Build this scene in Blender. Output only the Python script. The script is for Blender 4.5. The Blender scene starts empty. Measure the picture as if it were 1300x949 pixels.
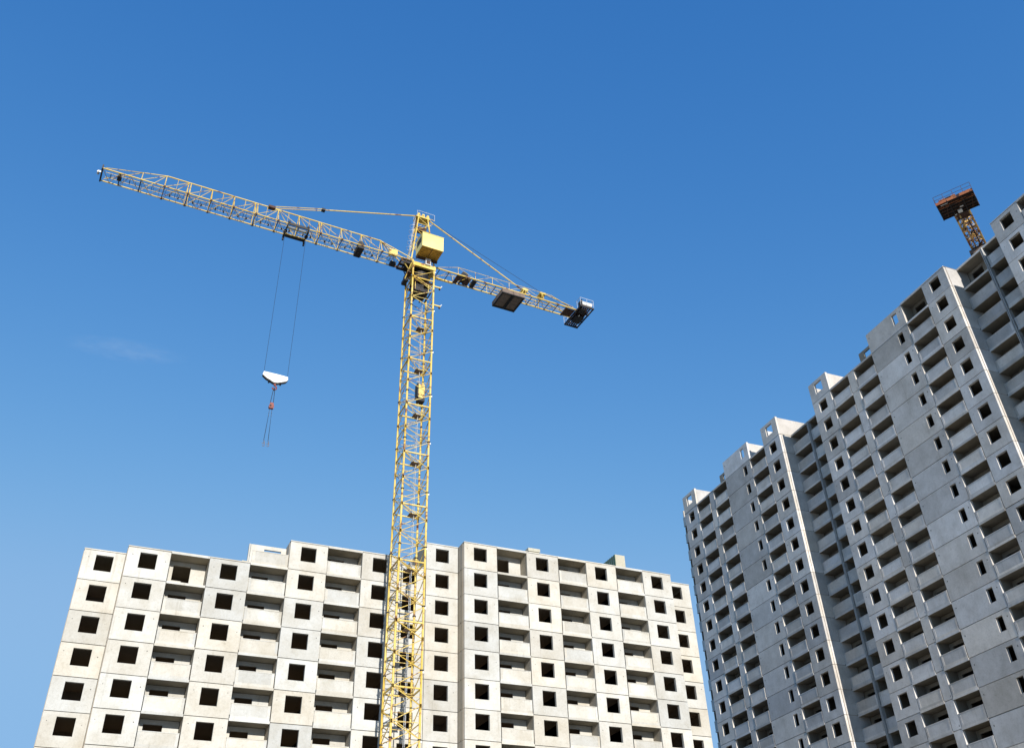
import bpy, bmesh, math, random
from mathutils import Vector, Matrix
R = math.radians
random.seed(7)
SC = bpy.context.scene
COL = SC.collection

# ------------------------------------------------------------------ camera
EYE = 1.6
yaw, pitch, roll = R(25.519), R(37.092), R(-2.318)
fw = Vector((math.sin(yaw)*math.cos(pitch), math.cos(yaw)*math.cos(pitch), math.sin(pitch)))
rt0 = Vector((math.cos(yaw), -math.sin(yaw), 0)); up0 = rt0.cross(fw)
rt = math.cos(roll)*rt0 + math.sin(roll)*up0
up = -math.sin(roll)*rt0 + math.cos(roll)*up0
cam = bpy.data.cameras.new('camera')
cam.sensor_width = 36; cam.sensor_fit = 'HORIZONTAL'
cam.lens = 36*1212.1/1300
cam.shift_y = -44.5/1300
cam.clip_start = 0.1; cam.clip_end = 5000
camo = bpy.data.objects.new('camera', cam); COL.objects.link(camo)
m3 = Matrix((rt, up, -fw)).transposed()
camo.matrix_world = Matrix.Translation((0, 0, EYE)) @ m3.to_4x4()
SC.camera = camo

# ------------------------------------------------------------------ sky, sun, exposure
SUN_EL, SUN_AZ = R(20.5), R(186.4)          # azimuth clockwise from +Y
w = bpy.data.worlds.new('World'); SC.world = w; w.use_nodes = True
nt = w.node_tree; nt.nodes.clear()
sky = nt.nodes.new('ShaderNodeTexSky'); sky.sky_type = 'NISHITA'
sky.sun_disc = False; sky.sun_elevation = SUN_EL; sky.sun_rotation = SUN_AZ
sky.altitude = 0; sky.air_density = 1.0; sky.dust_density = 0.0; sky.ozone_density = 6.0
bg = nt.nodes.new('ShaderNodeBackground'); bg.inputs['Strength'].default_value = 0.10
wo = nt.nodes.new('ShaderNodeOutputWorld')
# colour response of the clear polarised sky: one exponent and gain per channel
sp = nt.nodes.new('ShaderNodeSeparateColor'); cbn = nt.nodes.new('ShaderNodeCombineColor')
nt.links.new(sky.outputs[0], sp.inputs[0])
def wmath(op, a, b):
    n = nt.nodes.new('ShaderNodeMath'); n.operation = op
    for i, v in enumerate((a, b)):
        if isinstance(v, (int, float)): n.inputs[i].default_value = v
        else: nt.links.new(v, n.inputs[i])
    return n.outputs[0]
chan = []
for i, (gain, ex, cap) in enumerate(((84.0, 1.68, 1.78), (13.9, 0.945, 3.34), (8.75, 0.54, 5.5))):
    c_ = wmath('MULTIPLY', wmath('POWER', wmath('MULTIPLY', sp.outputs[i], 0.1), ex), gain)
    # soft shoulder towards the horizon
    sh = wmath('POWER', wmath('ADD', 1.0, wmath('POWER', wmath('DIVIDE', c_, cap), 9.0)), 0.1111)
    chan.append(wmath('DIVIDE', c_, sh))
for i in range(3): nt.links.new(chan[i], cbn.inputs[i])
nt.links.new(cbn.outputs[0], bg.inputs['Color']); nt.links.new(bg.outputs[0], wo.inputs['Surface'])
sl = bpy.data.lights.new('sun', 'SUN'); sl.energy = 4.2; sl.angle = R(0.5); sl.color = (1.0, 0.955, 0.885)
so = bpy.data.objects.new('sun', sl); COL.objects.link(so)
sd = Vector((math.sin(SUN_AZ)*math.cos(SUN_EL), math.cos(SUN_AZ)*math.cos(SUN_EL), math.sin(SUN_EL)))
so.rotation_euler = sd.to_track_quat('Z', 'Y').to_euler(); so.location = (0, -20, 60)
vs = SC.view_settings
vs.view_transform = 'Standard'; vs.look = 'None'; vs.exposure = 0.55; vs.gamma = 1; vs.use_curve_mapping = False

# ------------------------------------------------------------------ materials
def newmat(name):
    m = bpy.data.materials.new(name); m.use_nodes = True
    t = m.node_tree; b = t.nodes['Principled BSDF']
    return m, t, b
def N(t, kind, **kw):
    n = t.nodes.new(kind)
    for k, v in kw.items():
        if k in n.inputs: n.inputs[k].default_value = v
        else: setattr(n, k, v)
    return n
def math_n(t, op, a, b=None, clamp=False):
    n = t.nodes.new('ShaderNodeMath'); n.operation = op; n.use_clamp = clamp
    for i, v in enumerate((a, b)):
        if v is None: continue
        if isinstance(v, (int, float)): n.inputs[i].default_value = v
        else: t.links.new(v, n.inputs[i])
    return n.outputs[0]
def ramp(t, fac, pts):
    n = t.nodes.new('ShaderNodeValToRGB'); e = n.color_ramp.elements
    while len(e) < len(pts): e.new(0.5)
    for i, (p, c) in enumerate(pts):
        e[i].position = p; e[i].color = c if len(c) == 4 else (*c, 1)
    t.links.new(fac, n.inputs[0]); return n.outputs[0]
def mix(t, fac, a, b, mode='MIX'):
    n = t.nodes.new('ShaderNodeMixRGB'); n.blend_type = mode
    for i, v in enumerate((fac, a, b)):
        if isinstance(v, (int, float)): n.inputs[i].default_value = v
        elif isinstance(v, tuple): n.inputs[i].default_value = v if len(v) == 4 else (*v, 1)
        else: t.links.new(v, n.inputs[i])
    return n.outputs[0]
def noise(t, vec, scale, detail=4, rough=0.55):
    n = N(t, 'ShaderNodeTexNoise', Scale=scale, Detail=detail, Roughness=rough)
    t.links.new(vec, n.inputs['Vector']); return n.outputs['Fac']
def scaled_pos(t, sc):
    g = t.nodes.new('ShaderNodeNewGeometry')
    mp = t.nodes.new('ShaderNodeMapping'); mp.inputs['Scale'].default_value = sc
    t.links.new(g.outputs['Position'], mp.inputs['Vector']); return mp.outputs[0], g

def concrete(name, base, var=0.16, stain=0.45, warm=(0.90, 0.82, 0.68), bump=0.25):
    m, t, b = newmat(name)
    p, g = scaled_pos(t, (1, 1, 1))
    oi = t.nodes.new('ShaderNodeObjectInfo')
    r = math_n(t, 'ADD', oi.outputs['Random'], g.outputs['Random Per Island'])
    r = math_n(t, 'FRACT', r)
    wn = t.nodes.new('ShaderNodeTexWhiteNoise'); wn.noise_dimensions = '1D'
    t.links.new(r, wn.inputs['W'])
    # panel to panel tone
    k = math_n(t, 'ADD', math_n(t, 'MULTIPLY', wn.outputs['Value'], 2*var), 1-var)
    col = mix(t, 1.0, (*base, 1), (1, 1, 1, 1), 'MULTIPLY')
    vm = t.nodes.new('ShaderNodeVectorMath'); vm.operation = 'SCALE'
    t.links.new(col, vm.inputs[0]); t.links.new(k, vm.inputs['Scale']); col = vm.outputs[0]
    # slightly warmer / cooler panels
    sep = t.nodes.new('ShaderNodeSeparateColor'); t.links.new(wn.outputs['Color'], sep.inputs[0])
    tint = mix(t, sep.outputs[1], (0.97, 1.0, 1.03), (1.03, 1.0, 0.94))
    col = mix(t, 1.0, col, tint, 'MULTIPLY')
    # cloudy mottling at two scales
    n1 = noise(t, p, 0.55, 6, 0.62)
    col = mix(t, ramp(t, n1, [(0.36, (0, 0, 0)), (0.72, (stain, stain, stain))]), col,
              mix(t, 1.0, col, tuple(0.78*c for c in warm), 'MULTIPLY'))
    n2 = noise(t, p, 4.5, 5, 0.7)
    col = mix(t, ramp(t, n2, [(0.30, (0.55,)*3), (0.52, (0, 0, 0))]), col, mix(t, 1.0, col, (0.80, 0.79, 0.77), 'MULTIPLY'))
    n5 = noise(t, p, 16.0, 5, 0.75)
    col = mix(t, ramp(t, n5, [(0.34, (0.5,)*3), (0.50, (0, 0, 0))]), col, mix(t, 1.0, col, (0.74, 0.74, 0.74), 'MULTIPLY'))
    n6 = noise(t, p, 1.9, 6, 0.72)
    col = mix(t, ramp(t, n6, [(0.60, (0, 0, 0)), (0.70, (0.7,)*3)]), col, mix(t, 1.0, col, (0.76, 0.74, 0.70), 'MULTIPLY'))
    # run-off streaks
    p2, _ = scaled_pos(t, (3.2, 3.2, 0.16))
    n3 = noise(t, p2, 1.0, 4, 0.6)
    col = mix(t, ramp(t, n3, [(0.60, (0, 0, 0)), (0.78, (0.6,)*3)]), col, mix(t, 1.0, col, (0.70, 0.67, 0.62), 'MULTIPLY'))
    # pale lime bloom
    n4 = noise(t, p, 1.3, 5, 0.6)
    col = mix(t, ramp(t, n4, [(0.62, (0, 0, 0)), (0.75, (0.5,)*3)]), col, mix(t, 1.0, col, (1.16, 1.16, 1.17), 'MULTIPLY'))
    t.links.new(col, b.inputs['Base Color'])
    b.inputs['Roughness'].default_value = 0.92; b.inputs['Specular IOR Level'].default_value = 0.2
    bm_ = N(t, 'ShaderNodeBump', Strength=bump, Distance=0.02)
    t.links.new(noise(t, p, 7.0, 7, 0.7), bm_.inputs['Height']); t.links.new(bm_.outputs[0], b.inputs['Normal'])
    return m
def plain(name, base, rough=0.6, metal=0.0, var=0.25, scale=3.0):
    m, t, b = newmat(name)
    p, g = scaled_pos(t, (1, 1, 1))
    n1 = noise(t, p, scale, 5, 0.6)
    col = mix(t, ramp(t, n1, [(0.3, (0, 0, 0)), (0.7, (1, 1, 1))]), tuple(c*(1-var) for c in base), tuple(min(1, c*(1+var)) for c in base))
    t.links.new(col, b.inputs['Base Color'])
    b.inputs['Roughness'].default_value = rough; b.inputs['Metallic'].default_value = metal
    return m
def paint(name, base, pale, rust, amount=0.6):
    # weathered paint: faded zones and rust that breaks through in spots
    m, t, b = newmat(name)
    p, g = scaled_pos(t, (1, 1, 1))
    n1 = noise(t, p, 0.30, 5, 0.6)
    col = mix(t, ramp(t, n1, [(0.35, (0, 0, 0)), (0.65, (1, 1, 1))]), base, pale)
    n2 = noise(t, p, 1.6, 6, 0.7)
    rm = ramp(t, n2, [(amount, (0, 0, 0)), (amount+0.07, (1, 1, 1))])
    n3 = noise(t, p, 9, 4, 0.6)
    rc = mix(t, n3, rust, tuple(c*0.35 for c in rust))
    col = mix(t, rm, col, rc)
    t.links.new(col, b.inputs['Base Color'])
    b.inputs['Roughness'].default_value = 0.55
    return m

M = {}
M['panel'] = concrete('precast_concrete', (0.53, 0.515, 0.48), 0.11, 0.60)
M['panel_grey'] = concrete('grey_precast_concrete', (0.66, 0.615, 0.575), 0.21, 0.8, (0.86, 0.84, 0.80), 0.75)
M['slab'] = concrete('slab_concrete', (0.37, 0.335, 0.27), 0.10, 0.5, (0.86, 0.76, 0.58))
M['slab_grey'] = concrete('grey_slab_concrete', (0.28, 0.25, 0.21), 0.12, 0.5, (0.82, 0.72, 0.56))  # also on loggia walls and liners: recess shade put into the tone
M['shaded_raw'] = concrete('shaded_raw_concrete', (0.39, 0.355, 0.30), 0.06, 0.4)  # raw concrete with the shade of returns and loggia sides put into its colour
M['fins'] = plain('fin_concrete', (0.42, 0.41, 0.39), 0.9, 0.0, 0.2)
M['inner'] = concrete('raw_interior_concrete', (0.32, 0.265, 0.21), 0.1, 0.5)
M['joint'] = plain('joint_mortar', (0.10, 0.095, 0.085), 0.95)
M['yellow'] = paint('yellow_crane_paint', (0.60, 0.39, 0.04), (0.70, 0.53, 0.16), (0.27, 0.09, 0.03), 0.545)
M['orange'] = paint('rusty_orange_paint', (0.62, 0.33, 0.06), (0.70, 0.50, 0.18), (0.30, 0.08, 0.022), 0.50)
M['redrust'] = paint('red_brown_rust', (0.26, 0.075, 0.025), (0.36, 0.13, 0.04), (0.05, 0.02, 0.012), 0.50)
M['cream'] = paint('pale_yellow_paint', (0.74, 0.59, 0.17), (0.79, 0.67, 0.26), (0.40, 0.20, 0.06), 0.68)
M['grate'] = plain('dusty_grating', (0.16, 0.11, 0.09), 0.8, 0.0, 0.4)
M['under'] = plain('shaded_rusty_floor', (0.46, 0.25, 0.03), 0.7, 0.0, 0.4, 1.2)  # cabin underside: shade and warm bounce light put into the colour
M['dark'] = plain('dark_greasy_steel', (0.014, 0.011, 0.010), 0.6, 0.0, 0.4)
M['rust'] = plain('rusted_steel', (0.075, 0.034, 0.020), 0.8, 0.0, 0.5)
M['rope'] = plain('steel_rope', (0.035, 0.035, 0.04), 0.5, 0.3)
M['white'] = plain('white_paint', (0.80, 0.79, 0.76), 0.45, 0.0, 0.06)
M['galv'] = plain('galvanised_steel', (0.62, 0.62, 0.62), 0.45, 0.3, 0.15)
M['red'] = plain('red_oxide_paint', (0.22, 0.045, 0.03), 0.6, 0.0, 0.35)
M['ballast'] = plain('ballast_concrete', (0.17, 0.125, 0.10), 0.9, 0.0, 0.3)
M['green'] = plain('green_sheet_steel', (0.035, 0.085, 0.045), 0.5, 0.0, 0.3)
M['hut'] = concrete('hut_concrete', (0.48, 0.46, 0.38), 0.05, 0.4)

# ------------------------------------------------------------------ mesh helpers
class MB:
    def __init__(s): s.v = []; s.f = []; s.mi = []
    def face(s, pts, mi=0):
        i = len(s.v); s.v += [tuple(p) for p in pts]; s.f.append(tuple(range(i, i+len(pts)))); s.mi.append(mi)
    def poly(s, verts, faces, mi=0):
        i = len(s.v); s.v += [tuple(p) for p in verts]
        for f in faces: s.f.append(tuple(i+k for k in f)); s.mi.append(mi)
    def box(s, x0, x1, y0, y1, z0, z1, mi=0):
        s.poly([(x0,y0,z0),(x1,y0,z0),(x1,y1,z0),(x0,y1,z0),(x0,y0,z1),(x1,y0,z1),(x1,y1,z1),(x0,y1,z1)],
               [(0,3,2,1),(4,5,6,7),(0,1,5,4),(1,2,6,5),(2,3,7,6),(3,0,4,7)], mi)
    def bar(s, p, q, r, mi=0, n=6):
        p = Vector(p); q = Vector(q); d = (q-p)
        if d.length < 1e-6: return
        d.normalize(); a = d.orthogonal().normalized()
        if abs(d.z) < 0.9: a = d.cross(Vector((0,0,1))).normalized()
        b = d.cross(a); vs_ = []
        for e in (p, q):
            for k in range(n):
                t = 2*math.pi*(k+0.5)/n; vs_.append(e + a*(r*math.cos(t)) + b*(r*math.sin(t)))
        fs = [(k, (k+1) % n, n+(k+1) % n, n+k) for k in range(n)] + [tuple(range(n-1, -1, -1)), tuple(range(n, 2*n))]
        s.poly(vs_, fs, mi)
    def prism(s, prof, y0, y1, mi=0):
        # profile in x,z extruded along y
        n = len(prof); v = [(x, y0, z) for x, z in prof] + [(x, y1, z) for x, z in prof]
        s.poly(v, [tuple(range(n)), tuple(range(2*n-1, n-1, -1))] + [((k+1) % n, k, n+k, n+(k+1) % n) for k in range(n)], mi)
    def panel(s, w_, h_, holes=(), th=0.3, gap=0.03, mi=0):
        # wall panel with rectangular holes: x 0..w, z 0..h, front at y=0
        hs_ = list(holes)
        xs = sorted({gap, w_-gap, *[a for hh in hs_ for a in (hh[0], hh[1])]})
        zs = sorted({gap, h_-gap, *[a for hh in hs_ for a in (hh[2], hh[3])]})
        xs = [x for x in xs if gap-1e-6 <= x <= w_-gap+1e-6]; zs = [z for z in zs if gap-1e-6 <= z <= h_-gap+1e-6]
        nx, nz = len(xs)-1, len(zs)-1
        def solid(i, j):
            if i < 0 or j < 0 or i >= nx or j >= nz: return False
            cx, cz = (xs[i]+xs[i+1])/2, (zs[j]+zs[j+1])/2
            return not any(a < cx < b and c < cz < d for a, b, c, d in hs_)
        idx = {}
        def vid(i, j, k):
            if (i, j, k) not in idx: idx[(i, j, k)] = len(s.v); s.v.append((xs[i], th if k else 0.0, zs[j]))
            return idx[(i, j, k)]
        def add(*ids): s.f.append(ids); s.mi.append(mi)
        for i in range(nx):
            for j in range(nz):
                if not solid(i, j): continue
                add(vid(i,j,0), vid(i+1,j,0), vid(i+1,j+1,0), vid(i,j+1,0))
                add(vid(i,j,1), vid(i,j+1,1), vid(i+1,j+1,1), vid(i+1,j,1))
                if not solid(i-1, j): add(vid(i,j,0), vid(i,j+1,0), vid(i,j+1,1), vid(i,j,1))
                if not solid(i+1, j): add(vid(i+1,j,0), vid(i+1,j,1), vid(i+1,j+1,1), vid(i+1,j+1,0))
                if not solid(i, j-1): add(vid(i,j,0), vid(i,j,1), vid(i+1,j,1), vid(i+1,j,0))
                if not solid(i, j+1): add(vid(i,j+1,0), vid(i+1,j+1,0), vid(i+1,j+1,1), vid(i,j+1,1))
    def mesh(s, name, mats):
        me = bpy.data.meshes.new(name); me.from_pydata(s.v, [], s.f)
        for m in mats: me.materials.append(m)
        for p, k in zip(me.polygons, s.mi): p.material_index = k
        me.validate(); me.update(); return me
    def build(s, name, mats, parent=None, loc=(0,0,0), rz=0):
        if not isinstance(mats, (list, tuple)): mats = [mats]
        o = bpy.data.objects.new(name, s.mesh(name, mats)); COL.objects.link(o)
        if parent: o.parent = parent
        o.location = loc; o.rotation_euler.z = rz
        return o
def empty(name, loc, rz, label, cat, group=None):
    o = bpy.data.objects.new(name, None); COL.objects.link(o); o.location = loc; o.rotation_euler.z = rz
    o['label'] = label; o['category'] = cat
    if group: o['group'] = group
    o.empty_display_size = 0.5
    return o
def px(p):   # pixel of the 1300-wide photograph, used to tell which repeats show largest
    d = Vector(p) - Vector((0, 0, EYE)); wv = d.dot(fw)
    if wv < 1: return (-9999, 0, 1e9)
    return (650+1212.1*d.dot(rt)/wv, 430-1212.1*d.dot(up)/wv, wv)

# ------------------------------------------------------------------ panel buildings
H = 2.8
WIN = (1.10, 2.58, 0.93, 2.39)
class Building:
    def __init__(s, name, loc, rz, label, mats, depth):
        s.root = empty(name, loc, rz, label, 'building'); s.loc = Vector(loc); s.rz = rz
        s.items = []; s.frame = MB(); s.m = mats; s.depth = depth; s.cache = {}; s.liner = 4
    def world(s, p):
        c, n = math.cos(s.rz), math.sin(s.rz)
        return s.loc + Vector((c*p[0]-n*p[1], n*p[0]+c*p[1], p[2]))
    def put(s, kind, key, maker, x, y, z, sub=None, jig=True, rz=0):
        if key not in s.cache: s.cache[key] = maker()
        if sub and sub[1] not in s.cache: s.cache[sub[1]] = sub[2]()
        j = random.uniform(-0.012, 0.012) if jig else 0
        s.items.append((kind, key, (x, y+j, z), (sub[0], sub[1]) if sub else None, rz))
    def finish(s, mats_of):
        kinds = {}
        for it in s.items: kinds.setdefault(it[0], []).append(it)
        for kind, its in kinds.items():
            def score(it):
                x, y, wv = px(s.world(it[2]))
                out = max(0, -x, x-1300, -y-20, y-949)
                return (1e4/wv) - out
            its.sort(key=score, reverse=True)
            first, rest = (its, []) if len(its) <= 100 else (its[:100], its[100:])
            for kind_, key, loc, sub, rz in first:
                me = s.mesh(key, kind, mats_of)
                o = bpy.data.objects.new(kind, me); COL.objects.link(o); o.parent = s.root; o.location = loc; o.rotation_euler.z = rz
                if sub:
                    c = bpy.data.objects.new(sub[0], s.mesh(sub[1], sub[0], mats_of)); COL.objects.link(c); c.parent = o
            if rest:
                groups = {kind: MB()}
                for kind_, key, loc, sub, rz in rest:
                    s.merge(groups[kind], key, loc, rz)
                    if sub: s.merge(groups.setdefault(sub[0], MB()), sub[1], loc, rz)
                po = groups.pop(kind).build(kind, mats_of[kind], s.root); po['kind'] = 'stuff'
                for sn, mb in groups.items():
                    so_ = mb.build(sn, mats_of[sn], po); so_['kind'] = 'stuff'
        fr = s.frame.build('structural_frame', [s.m['slab'], M['inner'], M['joint'], s.m['panel'], s.m['liner'], M['fins']], s.root)
    def mesh(s, key, kind, mats_of):
        c = s.cache[key]
        if isinstance(c, MB): s.cache[key] = c = (c, c.mesh(kind, mats_of[kind]))
        return c[1]
    def merge(s, mb, key, loc, rz):
        c = s.cache[key]; src = c[0] if isinstance(c, tuple) else c
        cs, sn = math.cos(rz), math.sin(rz); i = len(mb.v)
        mb.v += [(cs*x-sn*y+loc[0], sn*x+cs*y+loc[1], z+loc[2]) for x, y, z in src.v]
        mb.f += [tuple(i+k for k in f) for f in src.f]; mb.mi += src.mi
    # ---- modules; z is the height of the storey's floor
    def window(s, x0, x1, y, z, hole=WIN, kind='facade_panel'):
        w_ = x1-x0
        var = random.randrange(9)
        def mk():
            b = MB(); b.panel(w_, H, [hole] if hole else [], 0.30)
            rr = random.Random(var*31+int(w_*100))
            for (hx, hz) in ((0.45+rr.uniform(-.08,.06), 2.05+rr.uniform(-.15,.12)), (w_-0.42+rr.uniform(-.05,.08), 1.98+rr.uniform(-.2,.15))):
                if rr.random() < 0.85: r_ = rr.uniform(.025, .055); b.bar((hx, -0.003, hz), (hx, 0.04, hz), r_, 1, 7)
            return b
        s.put(kind, (kind, round(w_, 3), var), mk, x0, y, z)
        # dark mortar behind the joints, and the cross walls behind the panel edges
        s.frame.box(x0+0.035, x0+0.16, y+0.10, y+0.295, z, z+H, 2); s.frame.box(x1-0.16, x1-0.035, y+0.10, y+0.295, z, z+H, 2)
        s.frame.box(x0+0.16, x1-0.16, y+0.10, y+0.295, z-0.05, z+0.012, 2)
    def blank(s, x0, x1, y, z, hole):
        w_ = x1-x0; var = random.randrange(3)
        rib = random.random() < 0.06
        def mk():
            b = MB(); b.panel(w_, H, [hole] if hole else [], 0.30)
            b.box(0.35, 0.45, -0.004, 0.05, 2.0, 2.14, 1); b.box(w_-0.5, w_-0.4, -0.004, 0.05, 2.0, 2.14, 1)
            if rib:
                for k in range(9): b.box(0.7+k*0.36, 0.73+k*0.36, -0.012, 0.05, 0.1, 2.6, 0)
            return b
        s.put('end_panel', ('end', round(w_, 3), var, rib), mk, x0, y, z)
        s.frame.box(x0+0.035, x0+0.16, y+0.10, y+0.295, z, z+H, 2); s.frame.box(x1-0.16, x1-0.035, y+0.10, y+0.295, z, z+H, 2)
        s.frame.box(x0+0.16, x1-0.16, y+0.10, y+0.295, z-0.05, z+0.012, 2)
    def pier(s, x0, x1, y, z):
        w_ = x1-x0
        def mk():
            b = MB(); b.panel(w_, H, [], 0.30); b.box(w_-0.26, w_-0.18, -0.004, .05, 0.25, 0.37, 1); return b
        s.put('pier_panel', ('pier', round(w_, 3)), mk, x0, y, z)
        s.frame.box(x0+0.04, x1-0.04, y+0.10, y+0.295, z-0.05, z+0.012, 2)
    def loggia(s, x0, x1, y, z, dep=1.55, parapet=True, floor=True, back=True, door=(0.46, 2.0), liner=True):
        w_ = x1-x0
        a, b_ = door
        def slab():
            b = MB(); b.box(0.012, w_-0.012, 0.052, dep, -0.135, 0.085); b.box(0.012, w_-0.012, -0.03, 0.05, -0.14, 0.0855, 1); return b  # paler front strip: lit edge and shaded soffit put into the colours
        def par():
            b = MB(); b.box(0.05, w_-0.07, 0.0, 0.09, 0.087, 1.27)
            b.box(0.03, w_-0.06, -0.022, 0.12, 1.272, 1.34)                     # cap rail
            b.box(0.052, 0.30, -0.014, 0.05, 0.30, 1.268); b.box(w_-0.30, w_-0.072, -0.014, 0.05, 0.30, 1.268)
            b.box(0.052, w_-0.072, -0.014, 0.05, 0.087, 0.298)
            return b
        if liner:
            s.frame.box(x0-0.10, x0+0.004, y+0.302, y+dep+0.2, z+0.06, z+H-0.13, s.liner)
            s.frame.box(x1-0.004, x1+0.10, y+0.302, y+dep+0.2, z+0.06, z+H-0.13, s.liner)
        if floor:
            s.put('balcony', ('slab', round(w_, 3), round(dep, 2)), slab, x0, y, z,
                  ('parapet', ('par', round(w_, 3), round(dep, 2)), par) if parapet else None, jig=True)
        if back:
            def bw():
                bb = MB(); bb.panel(w_-0.02, H-0.13, [(a, a+0.86, 0.82, 2.27), (a+0.86-1e-4, b_, 0.12, 2.27)], 0.2); return bb
            s.put('loggia_wall', ('back', round(w_, 3), a), bw, x0+0.01, y+dep, z+0.0, jig=False)
    def ret(s, x, y0, y1, z, side):
        # return wall panel in the plane x, facing -x (side -1) or +x (side +1)
        w_ = y1-y0
        def mk():
            b = MB(); b.panel(w_, H, [], 0.2)
            b.box(w_*0.5-.05, w_*0.5+.05, -0.004, 0.04, 0.02, 0.14, 1); return b
        if side < 0: s.put('return_panel', ('ret', round(w_, 3)), mk, x, y1, z, jig=False, rz=-math.pi/2)
        else: s.put('return_panel', ('ret', round(w_, 3)), mk, x, y0, z, jig=False, rz=math.pi/2)
    def floors(s, x0, x1, y0, z, roof=False):
        if roof:
            s.frame.box(x0, x1, y0, s.depth, z-0.13, z+0.10, 0)
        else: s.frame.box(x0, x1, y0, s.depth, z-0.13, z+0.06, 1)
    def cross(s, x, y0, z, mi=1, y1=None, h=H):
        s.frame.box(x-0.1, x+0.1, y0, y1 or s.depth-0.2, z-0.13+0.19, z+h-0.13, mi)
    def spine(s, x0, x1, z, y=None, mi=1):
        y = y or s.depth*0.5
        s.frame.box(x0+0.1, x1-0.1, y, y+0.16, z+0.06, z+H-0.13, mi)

GZ = 0.0
# ---------------------------------------------------------------- pale block across the back of the site
YA = 85.852; zL = 37.86+EYE; NL = 14
base = zL - NL*H
left = Building('apartment_block', (0, YA, 0), 0,
    'unfinished pale precast concrete apartment block in full sun behind the yellow crane', {'slab': M['slab'], 'panel': M['panel'], 'liner': M['shaded_raw']}, 12.5)
X = dict(E0=-1.346, A0=2.21, A1=5.947, A2=9.332, A3=13.042, A4=16.527, A5=20.242, A6=23.692, A7=27.41, M0=30.915, M1=34.44,
         B0=34.475, B1=38.221, B2=41.649, B3=45.425, B4=48.814, B5=52.568, B6=55.958, B7=59.701, C1=63.30)
def zlev(n): return zL + n*H          # roof of level n (0 = lower roof line)
cols = [  # x0, x1, setback, type, top level
 ('E0','A0',1.87,'w',0), ('A0','A1',0,'w',0), ('A1','A2',0,'l',0), ('A2','A3',0,'w',0), ('A3','A4',0,'l',0),
 ('A4','A5',0,'w',1), ('A5','A6',0,'l',1), ('A6','A7',0,'w',1), ('A7','M0',1.59,'w',1), ('M0','M1',1.59,'w',2),
 ('B0','B1',0,'w',2), ('B1','B2',0,'l',2), ('B2','B3',0,'w',2), ('B3','B4',0,'l',2), ('B4','B5',0,'w',2), ('B5','B6',0,'l',2),
 ('B6','B7',0,'w',2), ('B7','C1',1.71,'w',2)]
for ci, (a, b, d, ty, top) in enumerate(cols):
    x0, x1 = X[a], X[b]
    if a == 'B7': x0 = 59.58
    nst = NL + top
    for k in range(nst):
        z = base + k*H
        last = (k == nst-1)
        if ty == 'w':
            hole = WIN if a != 'A7' and a != 'M0' else (1.04, 2.50, 0.93, 2.39)
            left.window(x0, x1, d, z, hole, 'facade_panel')
            left.floors(x0, x1, d+0.3, z)
        else:
            nopar = (a in ('A1', 'B1') and last) or k == 0
            left.loggia(x0, x1, d, z, 1.55, parapet=not nopar, door=(0.46, 2.02))
            left.floors(x0, x1, d+1.75, z)
        left.cross(x0+0.1 if ty == 'w' else x0-0.1, d+0.30, z)
        left.cross(x1-0.1 if ty == 'w' else x1+0.1, d+0.30, z)
        left.spine(x0, x1, z, 7.5 if (k+ci) % 3 else 5.6)
    # roof slab, its edge a little proud of the wall and given a paler, sunlit tone
    zr = base+nst*H
    left.frame.box(x0, x1, d+0.06, left.depth, zr-0.13 if ty == 'l' else zr+0.005, zr+0.10, 0); left.frame.box(x0, x1, d-0.035, d+0.058, zr-0.128 if ty == 'l' else zr+0.006, zr+0.101, 3)
    # rear wall
    left.frame.box(x0, x1, left.depth, left.depth+0.3, base, zr, 3)
# one storey that still lacks its roof, over the second loggia from the left
x0, x1 = X['A3'], X['A4']; z = zlev(0)
left.loggia(x0, x1, 0, z, 1.55, parapet=True, floor=True, door=(1.32, 2.95), liner=False)
left.frame.box(x0-0.12, x0+0.008, 1.56, 1.9, z+0.09, z+2.66, 3)
# returns that face left
for k in range(NL):
    left.ret(X['A0']-0.02, 0.305, 1.86, base+k*H, -1)
    left.ret(X['E0']-0.02, 2.18, left.depth, base+k*H, -1)
for k in range(NL+2):
    left.ret(X['B0']-0.02, 0.305, 1.60, base+k*H, -1)
for k in range(NL+1, NL+2):
    left.ret(X['A4']-0.02, 0.305, 6.0, base+(k-1)*H, -1)
    left.ret(X['M0']-0.02, 1.9, 7.0, base+k*H, -1)
left.frame.box(X['E0'], X['C1'], 0.1, left.depth, 0, base-0.14, 2)
LMATS = {'facade_panel': [M['panel'], M['joint']], 'end_panel': [M['panel'], M['joint']], 'balcony': [M['slab'], M['panel']], 'parapet': [M['panel']],
         'loggia_wall': [M['panel']], 'return_panel': [M['shaded_raw'], M['joint']], 'pier_panel': [M['panel'], M['joint']]}
left.finish(LMATS)
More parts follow.
